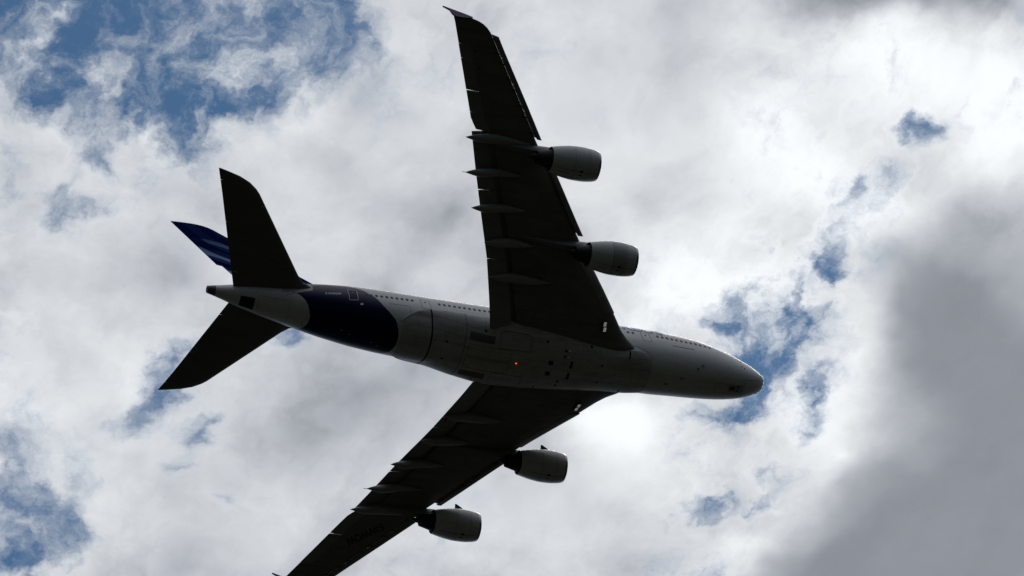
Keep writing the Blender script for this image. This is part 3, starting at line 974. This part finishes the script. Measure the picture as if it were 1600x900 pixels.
def slat_section(y, ds, dz_, chord, droop, th=.16):
    """curved shell wrapped in front of the leading edge; ds forward, dz_ down, droop in radians"""
    a, za = lerp_table(y, WLE, 1), lerp_table(y, WLE, 2)
    out, inn = [], []
    n = 8
    for i in range(n + 1):          # lower end round the nose to the upper end
        t = -1 + 2 * i / n
        x = chord * (abs(t) ** 1.6) * (0.75 if t < 0 else 1.0)
        s = a + x
        u, l = wing_at(y, s)
        z = u if t > 0 else l
        if i == n // 2:
            z = za
        out.append((s, z))
    nose = (a - ds, za - dz_)
    res = []
    cs, sn = math.cos(droop), math.sin(droop)
    def tr(s, z):
        x, h = s - a, z - za
        return (nose[0] + x * cs + h * sn * .0 - 0, nose[1] + h * cs + x * sn)
    for s, z in out:
        res.append(tr(s, z))
    for i in range(n - 1, 0, -1):   # inner face
        t = -1 + 2 * i / n
        s, z = out[i]
        mx_ = out[0][0]
        s2 = a + th * 1.2 + (s - a) * .92
        z2 = (wing_at(y, s)[0] + wing_at(y, s)[1]) / 2 + (z - (wing_at(y, s)[0] + wing_at(y, s)[1]) / 2) * .7
        res.append(tr(s2, z2))
    return res

def flap_section(y, chord, tilt, te_s, te_z):
    n = 9
    pts = []
    for i in range(n + 1):
        x = (1 - math.cos(math.pi * i / n)) / 2
        pts.append((x, thick(x) * .15))
    for i in range(n - 1, 0, -1):
        x = (1 - math.cos(math.pi * i / n)) / 2
        pts.append((x, -thick(x) * .11))
    ct, st = math.cos(tilt), math.sin(tilt)
    res = []
    for x, h in pts:
        xx, hh = (x - 1) * chord, h * chord
        res.append((te_s + xx * ct + hh * st, te_z - xx * st + hh * ct))
    return res

def spread(y0, y1, n):
    return [y0 + (y1 - y0) * i / n for i in range(n + 1)]

def body(name, stations, mat, parent, label=None):
    v, f = loft(stations)
    return build(name, v, f, mat, parent, label=label)

TIPS = [(26.25, 46.2, .02, 8.2, .6, .8), (22.3, 45.34, -1.1, 7.4, .55, .9), (18.1, 43.51, -1.63, 7.2, .58, .95), (14.03, 40.8, -2.03, 6.6, .6, 1.0), (9.88, 39.34, -2.77, 8.2, .62, 1.0)]
for sg in (-1, 1):
    rings = [sided(wing_section(y, *cut_for(y)), y, sg) for y in YS]
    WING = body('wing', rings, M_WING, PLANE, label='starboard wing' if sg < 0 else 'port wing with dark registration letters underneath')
    # drooped noses inboard, slats further out
    for y0, y1 in ((7.25, 9.9), (9.93, 13.75)):
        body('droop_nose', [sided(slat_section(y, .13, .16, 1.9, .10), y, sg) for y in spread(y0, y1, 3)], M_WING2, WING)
    slats = [(16.1, 20.1), (20.13, 24.35), (27.0, 29.9), (29.93, 32.85), (32.88, 35.75), (35.78, 38.35)]
    for y0, y1 in slats:
        body('slat', [sided(slat_section(y, .82, .4, 1.0 if y < 26 else .85, .30), y, sg) for y in spread(y0, y1, 3)], M_WING2, WING)
        for k in (.2, .8):
            y = y0 + (y1 - y0) * k
            a, za = lerp_table(y, WLE, 1), lerp_table(y, WLE, 2)
            r = []
            for s, z, hh in ((a - .5, za - .36, .04), (a + .1, za - .12, .06), (a + .6, wing_at(y, a + .6)[1] + .03, .04)):
                r.append([V(s, sg * (y + .045), z + hh), V(s, sg * (y + .045), z - hh), V(s, sg * (y - .045), z - hh), V(s, sg * (y - .045), z + hh)])
            body('slat_track', r, M_SEAM, WING)
    # flaps
    for y0, y1 in ((3.75, 11.9), (11.96, 19.88), (19.98, 26.66)):
        st = []
        for y in spread(y0, y1, 6):
            ch = 3.0 - .75 * (y - 3.75) / 22.9
            st.append(sided(flap_section(y, ch, R(15), lerp_table(y, FTE, 1), lerp_table(y, FTE, 2)), y, sg))
        body('flap', st, M_WING2, WING)
    # ailerons
    for y0, y1, dr in ((26.88, 28.78, .015), (28.8, 31.26, .0), (31.36, 34.93, .02), (34.95, 36.59, .0)):
        st = []
        for y in spread(y0, y1, 3):
            te, tz = lerp_table(y, WTE, 1) + dr * .8, lerp_table(y, WTE, 2) - dr * 1.5
            ch = 1.92 - .3 * (y - 27) / 9 + dr * .8
            st.append(sided(flap_section(y, ch, R(-2) + dr, te, tz), y, sg))
        body('aileron', st, M_WING2, WING)
    # flap track fairings
    for y, ts, tz, L, w, h in TIPS:
        st = []
        n = 18
        s0 = ts - L
        for i in range(n + 1):
            t = i / n
            s = s0 + L * t
            prof = (math.sin(math.pi * min(1, t / 1.25) ** .8)) if t < .62 else None
            k = max(0.015, (1 - ((.6 - t) / .605) ** 1.7) if t < .6 else (1 - ((t - .6) / .402) ** 1.9))
            k = k ** .9
            f = lerp_table(y, FTE, 1)
            zl = wing_at(y, min(s, f - 3.0))[1]
            zref = zl - .05
            if s > f - 3.0:
                q = (s - (f - 3.0)) / (ts - (f - 3.0))
                zref = zl + (tz - zl) * q
            ztop, zbot = zref + .35 * k, zref - h * k * (1 if t < .75 else 1 - .6 * (t - .75) / .25)
            if i == n:
                ztop, zbot = tz + .02, tz - .02
            hw = w * k
            ring = []
            for a in range(14):
                th_ = 2 * math.pi * a / 14
                zz = (ztop + zbot) / 2 + (ztop - zbot) / 2 * math.sin(th_)
                ring.append(V(s, sg * (y + hw * math.cos(th_)), zz))
            st.append(ring)
        fo = body('flap_track_fairing', st, M_FAIR, WING)
        if y < 25 and sg * y in (-22.3, 22.3):
            body('static_wick', [[V(ts - .1, sg * y + a, tz + b) for a, b in ((.03, .03), (-.03, .03), (-.03, -.03), (.03, -.03))],
                                 [V(ts + .45, sg * y + a, tz + b) for a, b in ((.015, .015), (-.015, .015), (-.015, -.015), (.015, -.015))]], M_SEAM, fo)
    # tip fence
    y = 39.96
    F = [(48.6, 3.0), (49.41, 3.52), (51.83, 4.75), (51.95, 4.72), (51.25, 3.98), (51.12, 2.95), (50.75, 2.5), (49.9, 2.45), (48.8, 2.7)]
    r1 = [V(s, sg * (y + .07), z) for s, z in F]
    r0 = [V(s, sg * (y - .07), z) for s, z in F]
    body('wing_tip_fence', [r0, r1], M_NAVY, WING)
    # landing lamps under the root
    for k in (0, 1):
        y0 = 5.2 + .62 * k
        c = []
        for s, dz_ in ((23.0, .34), (23.34, .34), (23.5, .0)):
            pass
        zl = wing_at(y0, 23.2)[1]
        box = []
        for yy in (y0, y0 + .55):
            z0 = wing_at(yy, 23.2)[1]
            box.append([V(23.02 + .1 * k, sg * yy, z0 - .33), V(23.38 + .1 * k, sg * yy, z0 - .42), V(23.6 + .1 * k, sg * yy, z0 + .03), V(22.9 + .1 * k, sg * yy, z0 + .03)])
        v, f = loft(box)
        lm = build('landing_lamp_housing', v, f, M_SEAM, WING, smooth=False)
        lens = [V(23.0 + .1 * k, sg * (y0 + .03), box[0][0][2] - .006), V(23.37 + .1 * k, sg * (y0 + .03), box[0][1][2] - .012),
                V(23.37 + .1 * k, sg * (y0 + .52), box[1][1][2] - .012), V(23.0 + .1 * k, sg * (y0 + .52), box[1][0][2] - .006)]
        build('lens', lens, [(0, 1, 2, 3)], M_LAMP, lm, smooth=False)
    # access panels and scuffs on the lower skin
    def wl(s, y, off=.012):
        return V(s, sg * y, wing_at(y, s)[1] - off)
    outline('access_panel', [(34.4, 4.6), (32.2, 4.6), (32.0, 6.1), (34.2, 6.1)], .04, M_SEAM, WING, wl)
    outline('access_panel', [(27.0, 5.6), (24.0, 5.8)], .04, M_SEAM, WING, wl, closed=False)
    for s, y, L in ((30.5, 5.3, .35), (28.6, 6.1, .5)):
        patch('drain_fin', [(s, y), (s - L, y + .02), (s - L, y + .12), (s, y + .10)], M_FAIR, WING, wl)
    for s, y in ((47.4, 36.0), (46.4, 34.0)):
        patch('drain_port', [(s, y), (s - .2, y), (s - .2, y + .2), (s, y + .2)], M_DARK, WING, wl)
    if sg > 0:
        # registration under the port wing: inboard to outboard, tops towards the leading edge
        dx = Vector((44.0 - 41.05, 31.6 - 28.75)).normalized()      # (s, y) reading direction
        dy = Vector((-dx.y, dx.x))
        o = Vector((41.35, 28.45))
        lettering('registration', 'F-WWOW', 1.62, lambda x, y: wl(o.x + dx.x * x + dy.x * y, o.y + dx.y * x + dy.y * y, .014), M_BLACKTX, WING, bold=.035, squeeze=.66, label='black registration F-WWOW')
        patch('red_band', [(39.2, 9.55), (38.95, 9.55), (38.95, 10.2), (39.2, 10.2)], M_RED, WING, lambda s, y: V(s, y, -3.25))

# ------------------------------------------------------------------ engines
def revolve(prof, n=56):
    """profile of (x aft, r) about the engine axis"""
    rings = [[V(x, r * math.cos(2 * math.pi * k / n), r * math.sin(2 * math.pi * k / n)) for k in range(n)] for x, r in prof]
    return loft(rings, cap=False)
NAC = [(.34, 1.845), (.8, 1.93), (1.4, 2.0), (2.1, 2.03), (2.9, 2.02), (3.6, 1.95), (4.3, 1.845), (5.0, 1.70), (5.6, 1.56), (5.9, 1.49)]
NACP = Pchip([p[0] for p in NAC], [p[1] for p in NAC])
prof = [(.34 + (5.9 - .34) * i / 30, NACP(.34 + (5.9 - .34) * i / 30)) for i in range(31)] + [(5.9, 1.455), (5.4, 1.43), (4.7, 1.42)]
LIP = [(1.25, 1.46), (.7, 1.475), (.3, 1.53), (.1, 1.61), (.0, 1.69), (.03, 1.745), (.13, 1.79), (.335, 1.842)]
CORE = [(4.6, 1.2), (5.4, 1.2), (6.2, 1.08), (6.9, .9), (7.55, .74), (7.55, .70), (7.2, .68)]
PLUG = [(6.9, .5), (7.5, .46), (8.1, .28), (8.55, .06)]
def engine(idx, s0, y0, z0, sg):
    labels = {(0, -1): 'inboard starboard engine with a darker grey band round its cowl', (0, 1): 'inboard port engine',
              (1, -1): 'outboard starboard engine', (1, 1): 'outboard port engine'}
    v, f = revolve(prof)
    fm = None
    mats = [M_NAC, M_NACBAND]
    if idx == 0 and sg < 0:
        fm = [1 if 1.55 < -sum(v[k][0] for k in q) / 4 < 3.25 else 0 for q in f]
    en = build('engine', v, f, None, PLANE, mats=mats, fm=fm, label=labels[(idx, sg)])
    en.location = V(s0, sg * y0, z0)
    v, f = revolve(LIP)
    build('inlet_lip', v, f, M_LIP, en)
    v, f = revolve(CORE)
    build('core_cowl', v, f, M_BLACK, en)
    v, f = revolve(PLUG)
    build('exhaust_plug', v, f, M_BLACK, en)
    # fan with blades, and the back wall of the fan duct
    fv, ff = [], []
    nb = 24
    for k in range(nb):
        a = 2 * math.pi * k / nb
        b0 = len(fv)
        for r, tw in ((.42, .9), (1.44, .45)):
            for dx_, da in ((-.16, -.1 / r * tw), (.16, .1 / r * tw)):
                fv.append(V(1.3 + dx_, r * math.cos(a + da), r * math.sin(a + da)))
        ff.append((b0, b0 + 1, b0 + 3, b0 + 2))
    b0 = len(fv)
    n = 24
    for x, r in ((.75, .02), (.95, .2), (1.2, .38), (1.5, .46)):
        for k in range(n):
            fv.append(V(x, r * math.cos(2 * math.pi * k / n), r * math.sin(2 * math.pi * k / n)))
    for i in range(3):
        for k in range(n):
            ff.append((b0 + i * n + k, b0 + i * n + (k + 1) % n, b0 + (i + 1) * n + (k + 1) % n, b0 + (i + 1) * n + k))
    build('fan', fv, ff, M_BLACK, en)
    wall = [V(2.2, 1.5 * math.cos(2 * math.pi * k / 32), 1.5 * math.sin(2 * math.pi * k / 32)) for k in range(32)]
    build('duct_wall', wall, [tuple(range(32))], M_DARK, en, smooth=False)
    # strake on the inboard shoulder
    ang = R(52)
    ci, si = -sg * math.cos(ang), math.sin(ang)
    sv = []
    for side_ in (-.035, .035):
        for x, h in ((1.75, -.05), (2.1, .28), (2.75, .66), (2.95, .68), (2.98, -.05)):
            r = NACP(x) + h
            sv.append(V(x, r * ci - side_ * si, r * si + side_ * ci))
    sf_ = [(0, 1, 2, 3, 4), (5, 6, 7, 8, 9)] + [(k, (k + 1) % 5, 5 + (k + 1) % 5, 5 + k) for k in range(5)]
    build('strake', sv, sf_, M_SEAM, en, smooth=False)
    def skin(x, a, off=.012):
        r = NACP(x) + off
        return V(x, r * math.sin(a), -r * math.cos(a))
    patch('access_panel', [(2.55, -.07), (2.2, -.07), (2.2, .07), (2.55, .07)], M_DARK, en, skin)
    patch('access_panel', [(2.6, .22), (2.25, .22), (2.25, .29), (2.6, .29)], M_SEAM, en, skin)
    patch('drain_mast', [(3.05, .62), (2.85, .62), (2.85, .70), (3.05, .70)], M_DARK, en, lambda x, a: skin(x, a, .02))
    outline('cowl_seam', [(5.3, .02), (.6, .02)], .03, M_OUTL, en, skin, closed=False)
    outline('cowl_seam', [(1.5, -1.5 + .1 * i) for i in range(31)], .03, M_OUTL, en, skin, closed=False)
    outline('cowl_seam', [(3.3, -1.5 + .1 * i) for i in range(31)], .03, M_OUTL, en, skin, closed=False)
    if idx == 0 and sg < 0 or idx == 1 and sg < 0:
        patch('stain', [(4.9, .22), (3.7, .22), (3.7, .34), (4.9, .34)], M_NACBAND, en, skin)
    # pylon
    st = []
    lew = lerp_table(y0, WLE, 1)
    for ds, hw, zt, zb in ((1.0, .05, 2.02, 1.9), (2.2, .34, 2.32, 1.7), (3.6, .46, 2.5, 1.5), (5.0, .5, None, .95), (6.2, .5, None, .82), (7.4, .48, None, .95),
                           (9.0, .44, None, None), (11.0, .36, None, None), (13.0, .22, None, None), (14.6, .04, None, None)):
        s = s0 + ds
        wz = wing_at(y0, max(s, lew + .5))
        zt_ = (z0 + zt) if zt is not None else max(wz[1] + .3, wz[0] - .6 if s < lew + 1 else wz[1] + .3)
        if zt is None and s < lew + .6:
            zt_ = z0 + 2.5
        k = {9.0: .95, 11.0: .62, 13.0: .3, 14.6: -.02}.get(ds, 0)
        zb_ = (z0 + zb) if zb is not None else wz[1] - k
        ring = []
        for a in range(12):
            th_ = 2 * math.pi * a / 12
            c, sn = math.cos(th_), math.sin(th_)
            ring.append(V(s, sg * y0 + hw * math.copysign(abs(c) ** .6, c), (zt_ + zb_) / 2 + (zt_ - zb_) / 2 * math.copysign(abs(sn) ** .7, sn)))
        st.append(ring)
    body('pylon', st, M_PYL, PLANE)
for sg in (-1, 1):
    engine(0, 22.25, 14.87, -2.72, sg)
    engine(1, 30.01, 25.76, -1.28, sg)

# ------------------------------------------------------------------ tail
SLE = [(1.0, 55.6, 1.3), (2.2, 57.0, 1.45), (2.7, 58.3, 1.62), (3.2, 59.6, 1.82), (4.0, 60.42, 1.97), (13.0, 67.15, 3.63), (13.54, 67.68, 3.74), (14.2, 68.6, 3.87), (14.74, 69.87, 3.98), (15.1, 71.25, 4.05), (15.36, 72.4, 4.1)]
STE = [(1.0, 67.56, 2.25), (3, 68.26, 2.48), (13, 71.76, 3.64), (15.36, 72.62, 4.08)]
def foil(a, za, b, zb, t, f0=0.0, f1=1.0, n=12):
    c = b - a
    up, lo = [], []
    for i in range(n + 1):
        x = f0 + (f1 - f0) * (1 - math.cos(math.pi * i / n)) / 2
        h = thick(x) * t * c
        z = za + (zb - za) * x
        up.append((a + c * x, z + h))
        lo.append((a + c * x, z - h))
    return up + lo[::-1]
for sg in (-1, 1):
    ys = [1.0, 2.2, 2.7, 3.2, 4.0, 6, 8, 10, 12, 13.0, 13.54, 14.2, 14.74, 15.1, 15.36]
    def stab(ys_, f0, f1, e=0):
        out = []
        for y in ys_:
            a, za, b, zb = lerp_table(y, SLE, 1), lerp_table(y, SLE, 2), lerp_table(y, STE, 1), lerp_table(y, STE, 2)
            out.append([V(s, sg * y, z) for s, z in foil(a, za, b, zb, .086, f0, f1)])
        return out
    # fixed part carries the tip; the two elevators fill the rear
    rings = []
    for y in ys + [14.0, 14.03, 3.0, 3.02]:
        pass
    yy = sorted(ys + [3.0, 3.03, 14.0, 14.03])
    for y in yy:
        a, za, b, zb = lerp_table(y, SLE, 1), lerp_table(y, SLE, 2), lerp_table(y, STE, 1), lerp_table(y, STE, 2)
        f1 = .715 if 3.02 < y < 14.02 else 1.0
        rings.append([V(s, sg * y, z) for s, z in foil(a, za, b, zb, .09, 0, f1)])
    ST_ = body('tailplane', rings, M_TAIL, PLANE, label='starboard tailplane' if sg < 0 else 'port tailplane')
    for y0, y1 in ((3.04, 9.0), (9.02, 14.0)):
        body('elevator', stab(spread(y0, y1, 3), .70, 1.0), M_TAIL, ST_)
    # pale apron plate round the tailplane root
    patch('root_apron', [(62.0, .35), (58.45, .95), (58.3, 2.15), (62.0, 3.2)], M_FAIR, ST_, lambda a, b: side(a, b, sg, .02))

# fin: outline (s, z) of leading and trailing edges from bottom to top
FLE = [(3.3, 50.6), (4.3, 52.4), (5.2, 54.2), (16.15, 66.03), (17.02, 66.97), (17.6, 67.55), (17.95, 68.01), (18.25, 68.6), (18.42, 69.4), (18.45, 70.3)]
FTEF = [(3.0, 66.3), (6.98, 66.75), (8.84, 67.72), (8.98, 68.4), (18.3, 72.83), (18.45, 72.86)]
def fin_rings(zs, f0=0, f1=1.0, tk=.1):
    rr = []
    for z in zs:
        a, b = lerp_table(z, FLE, 1), lerp_table(z, FTEF, 1)
        # section lies along the stream; keep the tip edge thin
        t = tk if z < 17 else tk - .05 * (z - 17) / 1.45
        rr.append([V(s, h, z) for s, h in foil(a, 0, b, 0, t, f0, f1)])
    return rr
zs = [3.3, 4.3, 4.8, 5.2, 6.2, 6.98, 7.9, 8.84, 8.98, 10, 11.5, 13, 14.5, 16.15, 17.02, 17.6, 17.95, 18.25, 18.42, 18.45]
FIN = body('fin', fin_rings(zs, 0, .715), M_FIN, PLANE, label='navy fin with pale blue arcs')
body('rudder', fin_rings([5.4, 6.98, 7.9, 8.84], .70, 1, .095), M_FIN, FIN)
body('rudder', fin_rings([8.9, 8.98, 10, 11.5, 13, 14.5, 16.15, 17.02, 17.6, 17.95, 18.25, 18.42, 18.45], .70, 1, .095), M_FIN, FIN)
